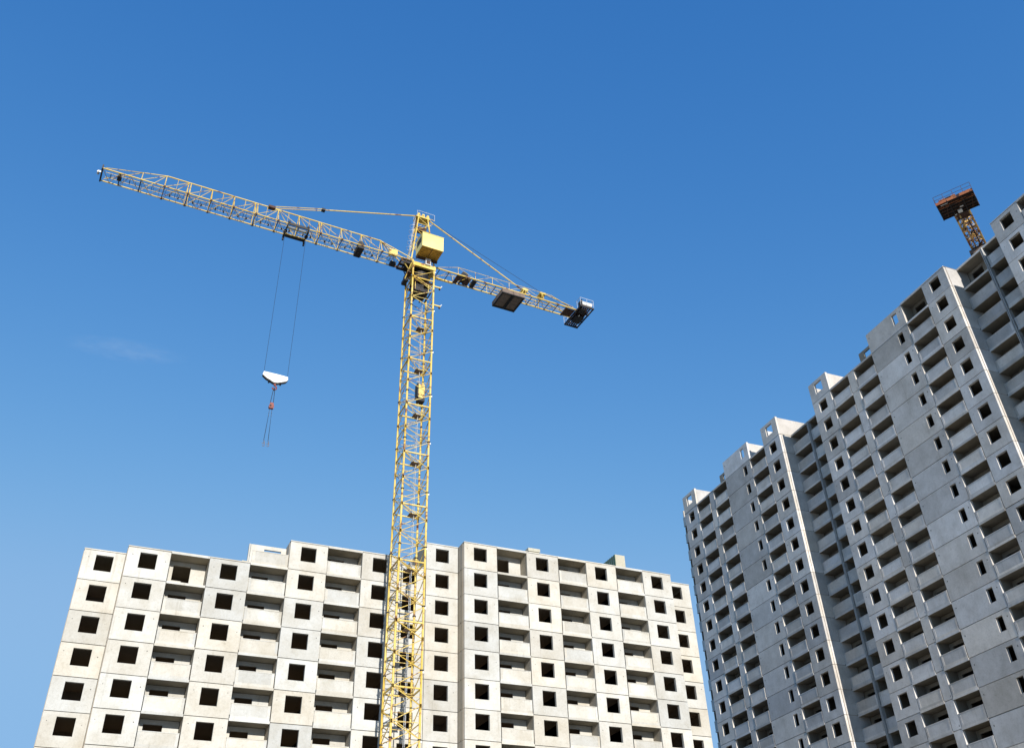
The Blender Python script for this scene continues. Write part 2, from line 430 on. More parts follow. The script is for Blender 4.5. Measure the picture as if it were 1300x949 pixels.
# things built on its roof
rh = MB(); rh.box(56.36, 57.66, 6.0, 10.5, zlev(2)+0.1, zlev(2)+4.62)
hut = rh.build('roof_hut', M['hut'], left.root)
gs = MB()
for k in range(9):
    y = 6.05+k*0.49
    gs.box(56.29, 56.355, y, y+0.27, zlev(2)+0.11, zlev(2)+4.6, 0)
    gs.box(56.33, 56.356, y+0.272, y+0.488, zlev(2)+0.11, zlev(2)+4.58, 1)
gs.build('ribbed_cladding', [M['green'], M['hut']], hut)['label'] = 'green ribbed sheet cladding on the side of the roof hut'
vb = MB(); vb.box(44.9, 46.2, 6.0, 7.3, zlev(2)+0.1, zlev(2)+3.25); vb.box(44.8, 46.3, 5.9, 7.4, zlev(2)+3.252, zlev(2)+3.62)
vb.build('roof_vent', M['hut'], left.root)
ob = MB(); ob.box(12.4, 12.95, 1.2, 1.7, zlev(0)+0.1, zlev(0)+0.72); ob.box(11.9, 12.35, 1.6, 1.9, zlev(0)+0.1, zlev(0)+0.36)
ob.build('roof_vent', M['hut'], left.root)

# ---------------------------------------------------------------- tall grey block on the right
PHI = R(-2.258); TX = 76.178; zT = 66.014+EYE; NT = 24
U = Vector((math.sin(PHI), -math.cos(PHI), 0)); Nn = Vector((math.cos(PHI), math.sin(PHI), 0))
tall = Building('apartment_block', Nn*TX, math.atan2(U.y, U.x),
    'taller grey concrete apartment block in shade, its stepped front filling the right side', {'slab': M['slab_grey'], 'panel': M['panel_grey'], 'liner': M['slab_grey']}, 14.0)
tb = zT - NT*H; tall.liner = 4
S1, S2, S3 = -112.90, -80.36, -48.24
SEC = [(0,3.60,'w'), (3.60,7.05,'l'), (7.05,8.25,'p'), (8.25,11.64,'l'), (11.64,17.95,'b'), (17.95,21.43,'l'), (21.43,25.03,'w')]
def module(x0, x1, d, ty, k, z, nopar=False, ci=0):
    if ty == 'w': tall.window(x0, x1, d, z, (1.10, 2.54, 0.93, 2.37)); tall.floors(x0, x1, d+0.3, z)
    elif ty == 'b': tall.blank(x0, x1, d, z, (4.49, 5.32, 0.97, 2.37)); tall.floors(x0, x1, d+0.3, z)
    elif ty == 'p': tall.pier(x0, x1, d, z); tall.floors(x0, x1, d+0.3, z)
    else:
        tall.loggia(x0, x1, d, z, 1.55, parapet=not nopar, door=(0.5, 2.05)); tall.floors(x0, x1, d+1.75, z)
    ins = 0.1 if ty != 'l' else -0.1
    tall.cross(x0+ins, d+0.30, z); tall.cross(x1-ins, d+0.30, z)
    tall.spine(x0, x1, z, 5.2+d if (k+ci) % 2 else 7.0+d)
def roofslab(x0, x1, d, z, under=True):
    tall.frame.box(x0, x1, d+0.06, tall.depth, z-0.13 if under else z+0.005, z+0.10, 0); tall.frame.box(x0, x1, d-0.02, d+0.058, z-0.128 if under else z+0.006, z+0.101, 3)
def rear(x0, x1, z1): tall.frame.box(x0, x1, tall.depth, tall.depth+0.3, tb, z1, 3)
DR = 1.9
def recess(x0, x1, ntop, open_top):
    mid = x0+3.62
    for k in range(ntop):
        z = tb+k*H; top = k == ntop-1
        module(x0, mid, DR, 'l', k, z, nopar=(top and open_top) or k == 0)
        module(mid+0.34, x1, DR, 'l', k, z, nopar=(k == 0))
        tall.ret(x0+0.02, 0.305, DR+1.5, z, +1)
        tall.frame.box(mid+0.05, mid+0.13, DR-0.18, DR+1.6, z+0.0, z+H-0.02, 5); tall.frame.box(mid+0.22, mid+0.30, DR-0.18, DR+1.6, z+0.0, z+H-0.02, 5); tall.frame.box(mid+0.131, mid+0.219, DR+0.1, DR+1.6, z, z+H-0.02, 2)
    zr = tb+ntop*H
    roofslab(x0, x1, DR, zr); rear(x0, x1, zr)
for si, (S, extra, ncol) in enumerate(((S1, {}, 7), (S2, {5: 1, 6: 1}, 7), (S3, {i: 1 for i in range(7)}, 7))):
    for i, (a, b, ty) in enumerate(SEC):
        x0, x1 = S+a, S+b
        ns = NT+extra.get(i, 0)
        for k in range(ns):
            z = tb+k*H
            nopar = (k == 0) or (si == 1 and i == 5 and k == ns-1)
            module(x0, x1, 0, ty, k, z, nopar, i)
        roofslab(x0, x1, 0, tb+ns*H, ty == 'l'); rear(x0, x1, tb+ns*H)
    x0, x1 = S, S+25.03
recess(S1+25.03, S2, NT, False)
recess(S2+25.03, S3, NT+1, True)
for k in range(NT+1): tall.ret(S3+25.03+0.02, 0.305, 12.0, tb+k*H, +1)
# set-back loggias at the far end
for k in range(NT):
    module(S1-3.47, S1, DR, 'l', k, tb+k*H, k == 0)
roofslab(S1-3.47, S1, DR, zT); rear(S1-3.47, S1, zT)
tall.loggia(S1-3.47, S1, DR, zT, 1.55, back=False, floor=True, liner=False)
tall.frame.box(S1-3.47, S1-3.27, DR+0.15, 9.0, zT+0.10, zT+2.62, 3)
# the storey being put up: walls stand, no roof over them yet
def wall_x(x, y0, y1, z, side):   # free-standing cross wall
    tall.frame.box(x-0.09, x+0.09, y0, y1, z+0.10, z+2.64, 3)
for S, idx in ((S1, (0, 4, 6)), (S2, (0, 4))):
    for i in idx:
        a, b, ty = SEC[i]; x0, x1 = S+a, S+b
        if ty == 'w': tall.window(x0, x1, 0, zT, (1.10, 2.54, 0.93, 2.37))
        else: tall.blank(x0, x1, 0, zT, (4.49, 5.32, 0.97, 2.37))
        wall_x(x0+0.11, 0.31, 8.5, zT, 1)
        wall_x(x1-0.11, 0.31, 6.0 if i != 6 else 8.5, zT, 1)
    tall.loggia(S+8.25, S+11.64, 0, zT, 1.55, floor=False, door=(0.9, 2.5), liner=False)
tall.loggia(S1+25.03+3.96, S2, DR, zT, 1.55, floor=False, door=(0.9, 2.5), liner=False)
tall.frame.box(S1, S3+25.0, 0.1, tall.depth, 0, tb-0.14, 2)
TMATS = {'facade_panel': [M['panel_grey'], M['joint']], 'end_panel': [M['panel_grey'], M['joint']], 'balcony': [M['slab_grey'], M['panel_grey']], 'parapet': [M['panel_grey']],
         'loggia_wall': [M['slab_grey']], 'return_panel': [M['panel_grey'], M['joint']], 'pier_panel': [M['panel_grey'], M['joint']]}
tall.finish(TMATS)

# ---------------------------------------------------------------- ground
g = MB(); g.face([(-3000,-3000,0),(3000,-3000,0),(3000,3000,0),(-3000,3000,0)])
gm, t, b = newmat('site_ground'); p, _ = scaled_pos(t, (1,1,1))
col = mix(t, noise(t, p, 0.15, 8, 0.6), (0.22, 0.19, 0.15), (0.36, 0.33, 0.28))
col = mix(t, ramp(t, noise(t, p, 0.03, 4), [(0.5, (0,0,0)), (0.6, (1,1,1))]), col, (0.10, 0.12, 0.05))
t.links.new(col, b.inputs['Base Color']); b.inputs['Roughness'].default_value = 0.95
go = g.build('ground', gm); go['kind'] = 'structure'

# ---------------------------------------------------------------- tower cranes
def mast_section(mat):
    b = MB(); h = 1.3; L = 5.87
    cs = [(-h,-h), (h,-h), (h,h), (-h,h)]
    for i, (x, y) in enumerate(cs):
        b.bar((x,y,0.0), (x,y,L), 0.105, 0, 8)
        b.bar((x,y,-0.05), (x,y,0.05), 0.17, 1, 8)                      # bolted flange
        q = cs[(i+1) % 4]
        A = [1.335, 4.27]; B = [0.06, 2.80, 5.80]
        na, nb = (A, B) if i % 2 == 0 else (B, A)
        P = lambda z: Vector((x, y, z)); Q = lambda z: Vector((q[0], q[1], z))
        seq = [(0.06, 'B'), (1.335, 'A'), (2.80, 'B'), (4.27, 'A'), (5.80, 'B')]
        pts = [(P(z) if (s_ == 'A') == (i % 2 == 0) else Q(z)) for z, s_ in seq]
        for u, v in zip(pts, pts[1:]): b.bar(u, v, 0.042, 0, 5)
        for u, v in zip(pts, pts[1:]):
            m_ = (u+v)/2; e_ = Vector((m_.x, m_.y, 0)); l_ = P(m_.z) if (u-P(u.z)).length < 0.01 else Q(m_.z)
            b.bar(m_, l_, 0.022, 0, 4)
        for z_ in (1.335, 2.80, 4.27):
            t_ = P(z_) if (z_ != 2.80) == (i % 2 == 0) else Q(z_)
            b.box(t_.x-0.15, t_.x+0.15, t_.y-0.15, t_.y+0.15, z_-0.11, z_+0.11, 0) if False else b.bar(t_+Vector((0,0,-.16)), t_+Vector((0,0,.16)), 0.125, 0, 8)
        b.bar(P(4.27), Q(4.27), 0.085, 0, 4)
        if i % 2: b.bar(P(1.335), Q(1.335), 0.05, 0, 4)
        else: b.bar(P(1.38), Q(1.38), 0.03, 0, 4)
    # diaphragm and rest platform for the ladder
    b.bar((-h,-h,4.27), (h,h,4.27), 0.04, 0, 4)
    b.box(0.1, 0.95, 0.35, 1.15, 4.20, 4.24, 2); b.bar((0.1,0.35,4.24),(0.95,0.35,4.24),0.03,0,4)
    b.bar((-0.1,0.25,4.25), (-0.1,0.25,5.2), 0.02, 0, 4); b.bar((1.15,0.25,4.25), (1.15,0.25,5.2), 0.02, 0, 4); b.bar((-0.1,0.25,5.2), (1.15,0.25,5.2), 0.02, 0, 4)
    # small brackets on the legs
    b.box(1.38, 1.50, -1.37, -1.23, 5.62, 5.80, 3)
    return b
def tower_crane(loc, rz, JZ, mat, label, lean=0.0, trolley_at=15.2, rope=19.85):
    """jib along local -x, counter-jib along +x, JZ = height of the jib's bottom chords"""
    root = empty('tower_crane', loc, 0, label, 'tower crane', 'tower cranes on the building site')
    Y = M[mat]
    sec = mast_section(mat); me = None; top = JZ-1.1; L = 5.87; k = 0
    while top-(k+1)*L > -2.0:
        z0 = top-(k+1)*L
        if me is None: me = sec.mesh('mast_section', [Y, M['dark'], M['grate'], M['galv']])
        o = bpy.data.objects.new('mast_section', me); COL.objects.link(o); o.parent = root
        o.location = ((z0-JZ)*lean, 0, z0); o.rotation_euler.y = lean; k += 1
    lo = (top-k*L)
    fb = MB(); fb.box(-2.6, 2.6, -2.6, 2.6, 0.0, max(0.35, lo+0.15)); fb.build('foundation', M['hut'], root, (-JZ*lean, 0, 0))
    ld = MB()
    for y in (0.62, 1.02): ld.bar((0.62-JZ*lean, y, 0.5), (0.62, y, JZ-3.5), 0.028, 0, 4)
    z = 0.6
    while z < JZ-3.6:
        x = 0.62+(z-JZ)*lean; ld.bar((x, 0.62, z), (x, 1.02, z), 0.014, 0, 4); z += 0.34
    ld.build('ladder', M['galv'], root)
    cb = MB(); zc = JZ-18.2; cb.box(0.35, 1.05, 0.2, 0.95, zc, zc+1.75, 0); cb.box(0.33, 1.07, 0.18, 0.97, zc-0.45, zc-0.003, 1); cb.box(0.20, 0.348, 0.18, 0.97, zc, zc+1.8, 1)
    cb.build('control_box', [Y, M['dark']], root)
    # everything above turns with the jib: parts share one rotation
    def part(name, mb, mats, parent=None):
        o = mb.build(name, mats, parent or root)
        if not parent: o.location = (0, 0, JZ); o.rotation_euler.z = rz
        return o
    # --- turntable
    tt = MB(); n = 20
    def ring(r, z0, z1, mi):
        tt.poly([(r*math.cos(2*math.pi*i/n), r*math.sin(2*math.pi*i/n), z) for z in (z0, z1) for i in range(n)],
                [(i, (i+1) % n, n+(i+1) % n, n+i) for i in range(n)] + [tuple(range(n-1,-1,-1)), tuple(range(n, 2*n))], mi)
    ring(1.22, -2.75, -2.45, 1); ring(1.0, -2.45, -1.25, 1)
    tt.box(-0.95, 0.75, -0.85, 0.85, -4.2, -3.7, 1); tt.box(-0.9, 0.2, -0.75, 0.7, -3.69, -2.76, 1)
    for y in (-0.95, 0.95): tt.box(-1.2, 1.2, y-0.08, y+0.08, -3.0, -2.76, 2)
    for x in (-1.0, -0.35, 0.4, 1.0): tt.box(x-0.05, x+0.05, -1.1, 1.1, -4.36, -4.21, 2)
    tt.bar((-0.9, -0.9, -4.2), (-0.9, -0.9, -2.7), 0.05, 0, 5); tt.bar((0.75, -0.9, -4.2), (0.75, -0.9, -2.7), 0.05, 0, 5)
    tt.bar((0.45, -0.5, -2.4), (0.45, -0.5, -1.0), 0.16, 0, 8); tt.bar((0.95, -0.3, -3.4), (0.95, -0.3, -2.0), 0.13, 2, 8)
    tt.box(-1.42, 1.42, -1.42, -1.14, -0.98, -0.42, 0); tt.box(-1.42, 1.42, 1.14, 1.42, -0.98, -0.42, 0)
    tt.box(-1.42, -1.14, -1.13, 1.13, -0.97, -0.43, 0); tt.box(1.14, 1.42, -1.13, 1.13, -0.97, -0.43, 0)
    for sx in (-1.3, 1.3):
        for sy in (-1.3, 1.3): tt.bar((sx, sy, -1.2), (sx*1.05, sy*0.77, 0.1), 0.12, 0, 6)
    tt.box(-1.75, -1.15, -0.6, 1.1, -1.55, -1.45, 2); tt.box(-1.9, -1.4, 0.1, 1.2, -2.3, -1.9, 1); tt.box(-1.7, -1.62, -0.6, 1.1, -1.449, -1.1, 2); tt.bar((-1.5, -1.0, -0.4), (-1.85, 0.2, -2.2), 0.06, 0, 5); tt.bar((-1.3, -1.2, -2.4), (-1.8, 0.5, -1.9), 0.05, 2, 5)
    tt.box(-1.6, 1.5, -0.95, 0.95, -0.30, -0.02, 1)
    tt.bar((-1.3, -1.3, -2.5), (1.3, -1.3, -3.9), 0.05, 0, 5)
    for zb_, yb in ((-3.1, -1.0), (-5.9, -1.0)):
        lb = MB(); lb.box(1.32, 2.25, yb-0.07, yb+0.07, zb_-0.05, zb_+0.09, 0); lb.box(2.05, 2.2, yb-0.1, yb+0.1, zb_-0.28, zb_-0.052, 1); lb.bar((2.25, yb, zb_+0.1), (2.42, yb, zb_+0.34), 0.07, 2, 6); part('lamp_bracket', lb, [Y, M['rust'], M['galv']])
    part('turntable', tt, [Y, M['dark'], M['rust'], M['galv']])
    # --- tower head
    hd = MB()
    fx0, fx1, fy, tx0, tx1, ty, tz = -1.55, 1.35, 1.0, -0.62, 0.62, 0.45, 7.9
    bx = [(fx0,-fy), (fx1,-fy), (fx1,fy), (fx0,fy)]; tp = [(tx0,-ty), (tx1,-ty), (tx1,ty), (tx0,ty)]
    def at(i, f): return Vector((bx[i][0]+(tp[i][0]-bx[i][0])*f, bx[i][1]+(tp[i][1]-bx[i][1])*f, 0.1+(tz-0.1)*f))
    for i in range(4):
        hd.bar(at(i,0), at(i,1), 0.085, 0, 6); j = (i+1) % 4
        fs = [0.0, 0.26, 0.5, 0.7, 0.86, 1.0]
        for a_, b2 in zip(fs, fs[1:]):
            u, v = (i, j) if fs.index(a_) % 2 else (j, i)
            hd.bar(at(u, a_), at(v, b2), 0.04, 0, 5); hd.bar(at(i, b2), at(j, b2), 0.04, 0, 5)
    hd.box(-0.95, 0.9, -0.55, 0.55, 7.9, 8.06, 0)
    for x in (-0.6, 0.0, 0.6):
        hd.bar((x, -0.42, 8.3), (x, 0.42, 8.3), 0.24, 0, 10); hd.box(x-0.14, x+0.14, -0.50, -0.44, 8.062, 8.6, 0); hd.box(x-0.14, x+0.14, 0.44, 0.50, 8.062, 8.6, 0)
    for x in (-0.85, 1.45):
        for y in (-0.6, 0.6): hd.bar((x, y, 7.9), (x, y, 8.85), 0.022, 1, 4)
    for y in (-0.6, 0.6): hd.bar((-0.85, y, 8.85), (1.45, y, 8.85), 0.022, 1, 4); hd.bar((0.9, y, 7.98), (1.45, y, 7.9), 0.04, 0, 4)
    hd.bar((1.45, -0.6, 8.85), (1.45, 0.6, 8.85), 0.022, 1, 4); hd.bar((1.45,0,7.9), (0.7,0,6.9), 0.03, 0, 4)
    for y in (-0.25, 0.15): hd.bar((-1.62, y, 0.3), (-0.95, y, 7.8), 0.03, 1, 4)
    for k in range(22):
        f = k/22; hd.bar((-1.62+0.67*f, -0.25, 0.3+7.5*f), (-1.62+0.67*f, 0.15, 0.3+7.5*f), 0.016, 1, 4)
    for k in range(5):
        f = (k+2.5)/8; c = Vector((-1.62+0.67*f, -0.05, 0.3+7.5*f)); pp = [c+Vector((-0.5*math.sin(q), 0.38*math.cos(q), 0)) for q in [math.pi*v/5 for v in range(6)]]
        for u, v in zip(pp, pp[1:]): hd.bar(u, v, 0.02, 1, 4)
    hd.bar((-0.55,-0.2,8.0), (-0.9,0.2,6.8), 0.1, 2, 6); hd.box(-0.5, 0.5, -0.3, 0.3, 5.9, 6.5, 2)
    part('tower_head', hd, [Y, M['galv'], M['rust']])
    # --- cabin on the side of the head
    cn = MB(); x0, x1, y0, y1, z0, z1 = -1.06, 1.62, -3.2, -1.12, 0.70, 2.80
    cn.box(x0, x1, y0, y1, z0, z1, 0); cn.box(x0-0.04, x1+0.04, y0-0.04, y1+0.02, z1+0.002, z1+0.07, 0)
    cn.box(x0+0.02, x1-0.02, y0+0.02, y1, z0-0.05, z0-0.003, 3); cn.box(x0+1.3, x0+1.36, y0+0.1, y1-0.5, z0-0.075, z0-0.052, 1)
    cn.box(x0, x1, y1-0.28, y1+0.02, z0-0.30, z0-0.142, 1)
    cn.box(0.05, 0.70, -1.62, -1.30, -0.55, 0.38, 2); cn.box(0.13, 0.62, -1.63, -1.6205, -0.45, 0.05, 1)
    cab = part('cabin', cn, [M['cream'] if mat == 'yellow' else Y, M['rust'], M['galv'], M['under']])
    cw = MB(); cw.box(x0-0.012, x0-0.004, y0+0.35, y1-0.35, z0+0.9, z1-0.3); cw.build('window', M['dark'], cab)
    # --- jib
    jb = MB(); y_, ht = 0.955, 2.5; TIP = 36.2
    for s_ in (-1, 1):
        jb.bar((-1.3, s_*y_, 0), (-TIP, s_*y_, 0), 0.075, 0, 6)
        jb.bar((-1.5, s_*y_, 0.3), (-5.16, 0, ht), 0.06, 0, 6)
    jb.bar((-5.16, 0, ht), (-29.9, 0, ht), 0.075, 0, 6)
    jb.bar((-29.9, 0, ht), (-32.3, 0, 1.95), 0.05, 0, 6)
    for s_ in (-1, 1): jb.bar((-32.3, 0, 1.95), (-TIP+0.3, s_*y_*0.9, 0.25), 0.04, 0, 5)
    nodes = [5.16, 7.6, 10.05, 12.6, 15.1, 17.5, 20.0, 22.5, 24.95, 27.42, 29.9]
    for i, tN in enumerate(nodes):
        dbl = tN in (12.6, 20.0, 27.42)
        for s_ in (-1, 1):
            for o_ in ((-0.13, 0.13) if dbl else (0,)):
                jb.bar((-tN+o_, 0, ht), (-tN+o_, s_*y_, 0), 0.045, 0, 5)
            if tN <= 18: 
                prev = nodes[i-1] if i else 2.7
                jb.bar((-tN, 0, ht), (-prev, s_*y_, 0), 0.036, 0, 5)
            if tN >= 17.5:
                nx_ = nodes[i+1] if i+1 < len(nodes) else 32.3
                jb.bar((-tN, 0, ht), (-nx_, s_*y_, 0), 0.036, 0, 5)
        jb.bar((-tN, -y_, 0), (-tN, y_, 0), 0.045, 2, 5)
        jb.box(-tN-0.12, -tN+0.12, -y_-0.09, -y_+0.05, -0.13, 0.1, 2); jb.box(-tN-0.12, -tN+0.12, y_-0.05, y_+0.09, -0.13, 0.1, 2)
    tn = 2.7
    allb = [2.7]+nodes+[32.3, 34.4, TIP]
    for i, (a_, b2) in enumerate(zip(allb, allb[1:])):
        mt = (a_+b2)/2
        jb.bar((-a_, -y_ if i % 2 else y_, 0), (-mt, y_ if i % 2 else -y_, 0), 0.032, 0, 5)
        jb.bar((-mt, y_ if i % 2 else -y_, 0), (-b2, -y_ if i % 2 else y_, 0), 0.032, 0, 5)
        jb.bar((-mt, -0.5, 0.0), (-mt, 0.3, 0.0), 0.03, 1, 4)
    for tN in (32.3,):
        for s_ in (-1, 1): jb.bar((-tN, 0, 1.95), (-tN, s_*y_, 0), 0.04, 0, 5)
        jb.bar((-tN, -y_, 0), (-tN, y_, 0), 0.06, 1, 5)
    jb.bar((-34.4, -y_, 0), (-34.4, y_, 0), 0.06, 1, 5); jb.box(-34.6, -34.2, -0.5, 0.1, -0.15, 0.35, 1)
    x_ = 3.0
    while x_ < 35.6:
        jb.bar((-x_, -0.45, 0.0), (-x_, 0.28, 0.0), 0.020, 1, 4)
        if int(x_/0.62) % 3 == 0: jb.bar((-x_, -0.955, 0.0), (-x_, -0.45, 0.0), 0.024, 0, 4); jb.bar((-x_, 0.28, 0.0), (-x_, 0.955, 0.0), 0.024, 0, 4)
        x_ += 0.62
    for tN in nodes[:-1]:
        for dx in (0.85, 1.75):
            jb.box(-tN-dx-0.06, -tN-dx+0.06, 0.02, 0.34, -0.10, 0.06, 1)
    for a_, b2 in zip(nodes, nodes[1:]):
        for s_ in (-1, 1): jb.bar((-(a_+b2)/2, 0, ht), (-(a_+b2)/2, s_*y_*0.52, ht*0.48), 0.018, 0, 4)
    jb.bar((-5.2, 0.12, 0.75), (-29.5, 0.12, 0.75), 0.015, 3, 4); jb.bar((-5.2, -0.1, 0.45), (-34.0, -0.1, 0.45), 0.015, 3, 4)
    # walkway and rope guides between the bottom chords
    for y, r_ in ((-0.45, 0.032), (0.28, 0.028)): jb.bar((-3.0, y, 0.02), (-35.8, y, 0.02), r_, 0, 4)
    for y in (-0.15, 0.1): jb.bar((-3.0, y, -0.02), (-35.6, y, -0.02), 0.014, 3, 4)
    jb.box(-TIP-0.08, -TIP+0.06, -y_-0.1, y_+0.1, -0.14, 0.42, 1)
    jb.bar((-TIP-0.35, -0.15, 0.15), (-TIP-0.35, 0.25, 0.15), 0.13, 4, 10); jb.box(-TIP-0.4, -TIP-0.082, -0.22, -0.16, 0.05, 0.25, 4)
    jb.box(-8.1, -7.35, -0.95, 0.8, -0.42, 0.32, 1); jb.bar((-7.72, -0.8, 0.42), (-7.72, 0.5, 0.42), 0.36, 1, 10)      # trolley winch
    jb.box(-4.3, -3.3, -1.0, -0.55, 0.1, 0.85, 0)
    for y in (-0.72, 0.0, 0.78): jb.box(-2.75, -1.25, y-0.05, y+0.05, -0.42, 0.12, 1)
    for x in (-2.7, -2.1, -1.55): jb.box(x-0.05, x+0.05, -0.85, 0.9, -0.35, -0.05, 2)
    jb.box(-2.0, -1.3, -0.6, 0.7, -0.34, -0.30, 1); jb.box(-3.7, -3.0, 0.2, 0.8, -0.3, 0.1, 1); jb.bar((-2.9, -0.95, 0), (-1.5, -0.2, -0.9), 0.06, 0, 5); jb.bar((-1.9, 0.9, 0), (-1.35, 0.9, -1.3), 0.07, 2, 5)
    part('jib', jb, [Y, M['dark'], M['rust'], M['rope'], M['galv']])
    # --- counter-jib
    cj = MB(); yc, hr = 0.83, 1.18
    for s_ in (-1, 1):
        cj.bar((1.3, s_*yc, 0.05), (21.3, s_*yc, 0.05), 0.095, 0, 6)
        cj.bar((4.6, s_*yc, hr), (17.4, s_*yc, hr), 0.03, 0, 5); cj.bar((1.6, s_*yc, 0.1), (4.6, s_*yc, hr), 0.03, 0, 5)
        t_ = 4.6; k_ = 0
        while t_ < 17.5:
            cj.bar((t_, s_*yc, 0.05), (t_, s_*yc, hr), 0.03, 0, 5)
            if t_+2.3 < 17.6: cj.bar((t_, s_*yc, 0.05 if k_ % 2 else hr), (t_+2.3, s_*yc, hr if k_ % 2 else 0.05), 0.022, 0, 4)
            t_ += 2.3; k_ += 1
        cj.bar((17.4, s_*yc, hr), (20.9, s_*yc*0.6, 0.25), 0.05, 0, 5); cj.bar((16.4, s_*yc*0.5, 1.55), (20.6, s_*yc, 0.3), 0.05, 0, 5)
        cj.bar((16.4, s_*yc*0.5, 1.55), (16.4, s_*yc, 0.05), 0.045, 0, 5); cj.bar((13.9, s_*yc*0.4, 1.3), (13.2, s_*yc, 0.05), 0.05, 0, 5); cj.bar((13.9, s_*yc*0.4, 1.3), (14.8, s_*yc, 0.05), 0.05, 0, 5)
    t_ = 2.2; k_ = 0
    while t_ < 20.5:
        cj.bar((t_, -yc, 0.03), (t_, yc, 0.03), 0.05, 2, 4)
        cj.bar((t_, -yc if k_ % 2 else yc, 0.0), (t_+1.25, yc if k_ % 2 else -yc, 0.0), 0.035, 0, 4)
        t_ += 1.25; k_ += 1
    cj.box(5.7, 6.4, -0.60, 0.60, -0.02, 0.3, 2); cj.box(4.5, 5.0, -0.7, 0.7, -0.08, 0.04, 2); cj.box(5.2, 5.35, -0.7, 0.7, -0.1, 0.1, 2); False and cj.poly([(3.3,-0.75,-0.1),(4.6,-0.75,-0.12),(4.9,0.75,-0.12),(4.5,0.75,-0.1),(3.3,-0.75,-0.04),(4.6,-0.75,-0.06),(4.9,0.75,-0.06),(4.5,0.75,-0.04)],[(0,3,2,1),(4,5,6,7),(0,1,5,4),(1,2,6,5),(2,3,7,6),(3,0,4,7)],2); cj.bar((1.3,0.83,0.0),(4.6,0.83,-0.05),0.15,0,6); cj.bar((5.6, -0.6, 0.6), (5.6, 0.6, 0.6), 0.42, 1, 12); cj.box(6.7, 7.1, -0.6, 0.6, -0.12, 0.3, 1)
    for y in (-0.25, 0.25): cj.bar((7, y, 0.05), (20.6, y, 0.05), 0.03, 0, 4)
    cj.box(13.6, 14.4, -0.45, 0.45, 1.15, 1.4, 0); cj.box(16.1, 16.9, -0.5, 0.5, 1.35, 1.6, 0)
    cj.box(19.8, 20.9, -0.7, 0.7, -0.06, 0.0, 2); cj.box(19.6, 19.75, -0.85, 0.85, -0.12, 0.12, 2)
    if mat == 'orange':
        rr = random.Random(4)
        for y in (-0.83, 0.83): cj.bar((7.0, y, 0.05), (21.2, y, 0.05), 0.135, 0, 6)
        for y in (-0.34, 0.30): cj.bar((7.2, y, -0.02), (21.0, y, -0.02), 0.085, 0 if y < 0 else 2, 6)
        for k in range(85):
            x = rr.uniform(13.4, 20.8); y = rr.uniform(-0.8, 0.8); z_ = rr.uniform(-0.05, 0.7)
            d_ = Vector((rr.uniform(-.9, .9), rr.uniform(-.7, .7), rr.uniform(-.3, .4)))
            q_ = Vector((x, y, z_))+d_; q_.y = max(-.84, min(.84, q_.y))
            cj.bar((x, y, z_), q_, rr.choice((0.045, 0.065, 0.085)), rr.choice((0, 0, 0, 0, 3, 2, 1)), 5)
        for k in range(5):
            c_ = Vector((14.5+k*1.3, rr.choice((-.45, .5)), 0.1)); pp = [c_+Vector((0.32*math.cos(q), 0.28*math.sin(q), 0.05*math.sin(3*q))) for q in [R(30*v) for v in range(13)]]
            for u, v in zip(pp, pp[1:]): cj.bar(u, v, 0.04, 3, 4)
    part('counter_jib', cj, [Y, M['dark'], M['rust'], M['galv']])
    for x0 in (10.35, 11.9):
        bl = MB(); bl.box(x0, x0+1.5, -1.25, 1.78, -0.90, -0.36, 0)
        for a_, b2, c_, d_ in ((x0, x0+1.5, -1.25, -1.05), (x0, x0+1.5, 1.58, 1.78), (x0, x0+0.16, -1.048, 1.578), (x0+1.34, x0+1.5, -1.048, 1.578)):
            bl.box(a_, b2, c_, d_, -1.02, -0.902, 1)
        bl.box(x0+0.3, x0+0.45, -0.9, 0.9, -0.358, 0.1, 1); bl.box(x0+1.05, x0+1.2, -0.9, 0.9, -0.358, 0.1, 1)
        part('counterweight', bl, [M['ballast'], M['dark']])
    # --- platform at the end of the counter-jib
    pf = MB(); a0, a1, b0, b1 = (20.95, 22.85, -2.15, 2.15) if mat == 'yellow' else (20.95, 24.05, -2.15, 2.1)
    if mat == 'orange': pf.box(a0, a1, b0, b1, -0.10, -0.04, 1)
    else:
        x_ = a0
        while x_ < a1-0.2: pf.box(x_, x_+0.19, b0, b1, -0.10, -0.04, 2); x_ += 0.29
    for y in (b0, b1-0.1, -0.8, 0.7): pf.box(a0-0.05, a1+0.02, y, y+0.1, -0.32, -0.102, 1)
    for x in (a0, a1-0.1): pf.box(x, x+0.1, b0-0.02, b1+0.02, -0.30, -0.101, 1)
    if mat == 'yellow': pf.box(a0+0.3, a1-0.5, -0.4, 0.9, -0.62, -0.325, 1); pf.box(a0+0.2, a0+0.9, -1.8, -1.0, -0.5, -0.325, 1)
    for y in (-1.5, -0.1, 1.4): pf.bar((a0+0.1, y, -0.22), (a1-0.1, y+0.5, -0.22), 0.05, 2, 4)
    pf.box(a0+1.2, a0+1.35, 0.1, 0.5, -0.36, -0.325, 3); pf.box(a0+0.5, a0+0.62, -0.75, -0.5, -0.64, -0.622, 3); pf.box(a1-0.3, a1-0.2, -1.7, -0.9, -0.34, -0.321, 3)
    pf.bar((a0+0.3, -1.75, 0.45), (a0+1.75, -1.75, 0.45), 0.33, 3, 12); pf.box(a0+0.15, a0+0.3, -2.1, -1.3, -0.038, 0.85, 1)
    pf.box(a0+0.5, a0+1.6, -0.9, 0.6, -0.038, 0.7, 2)
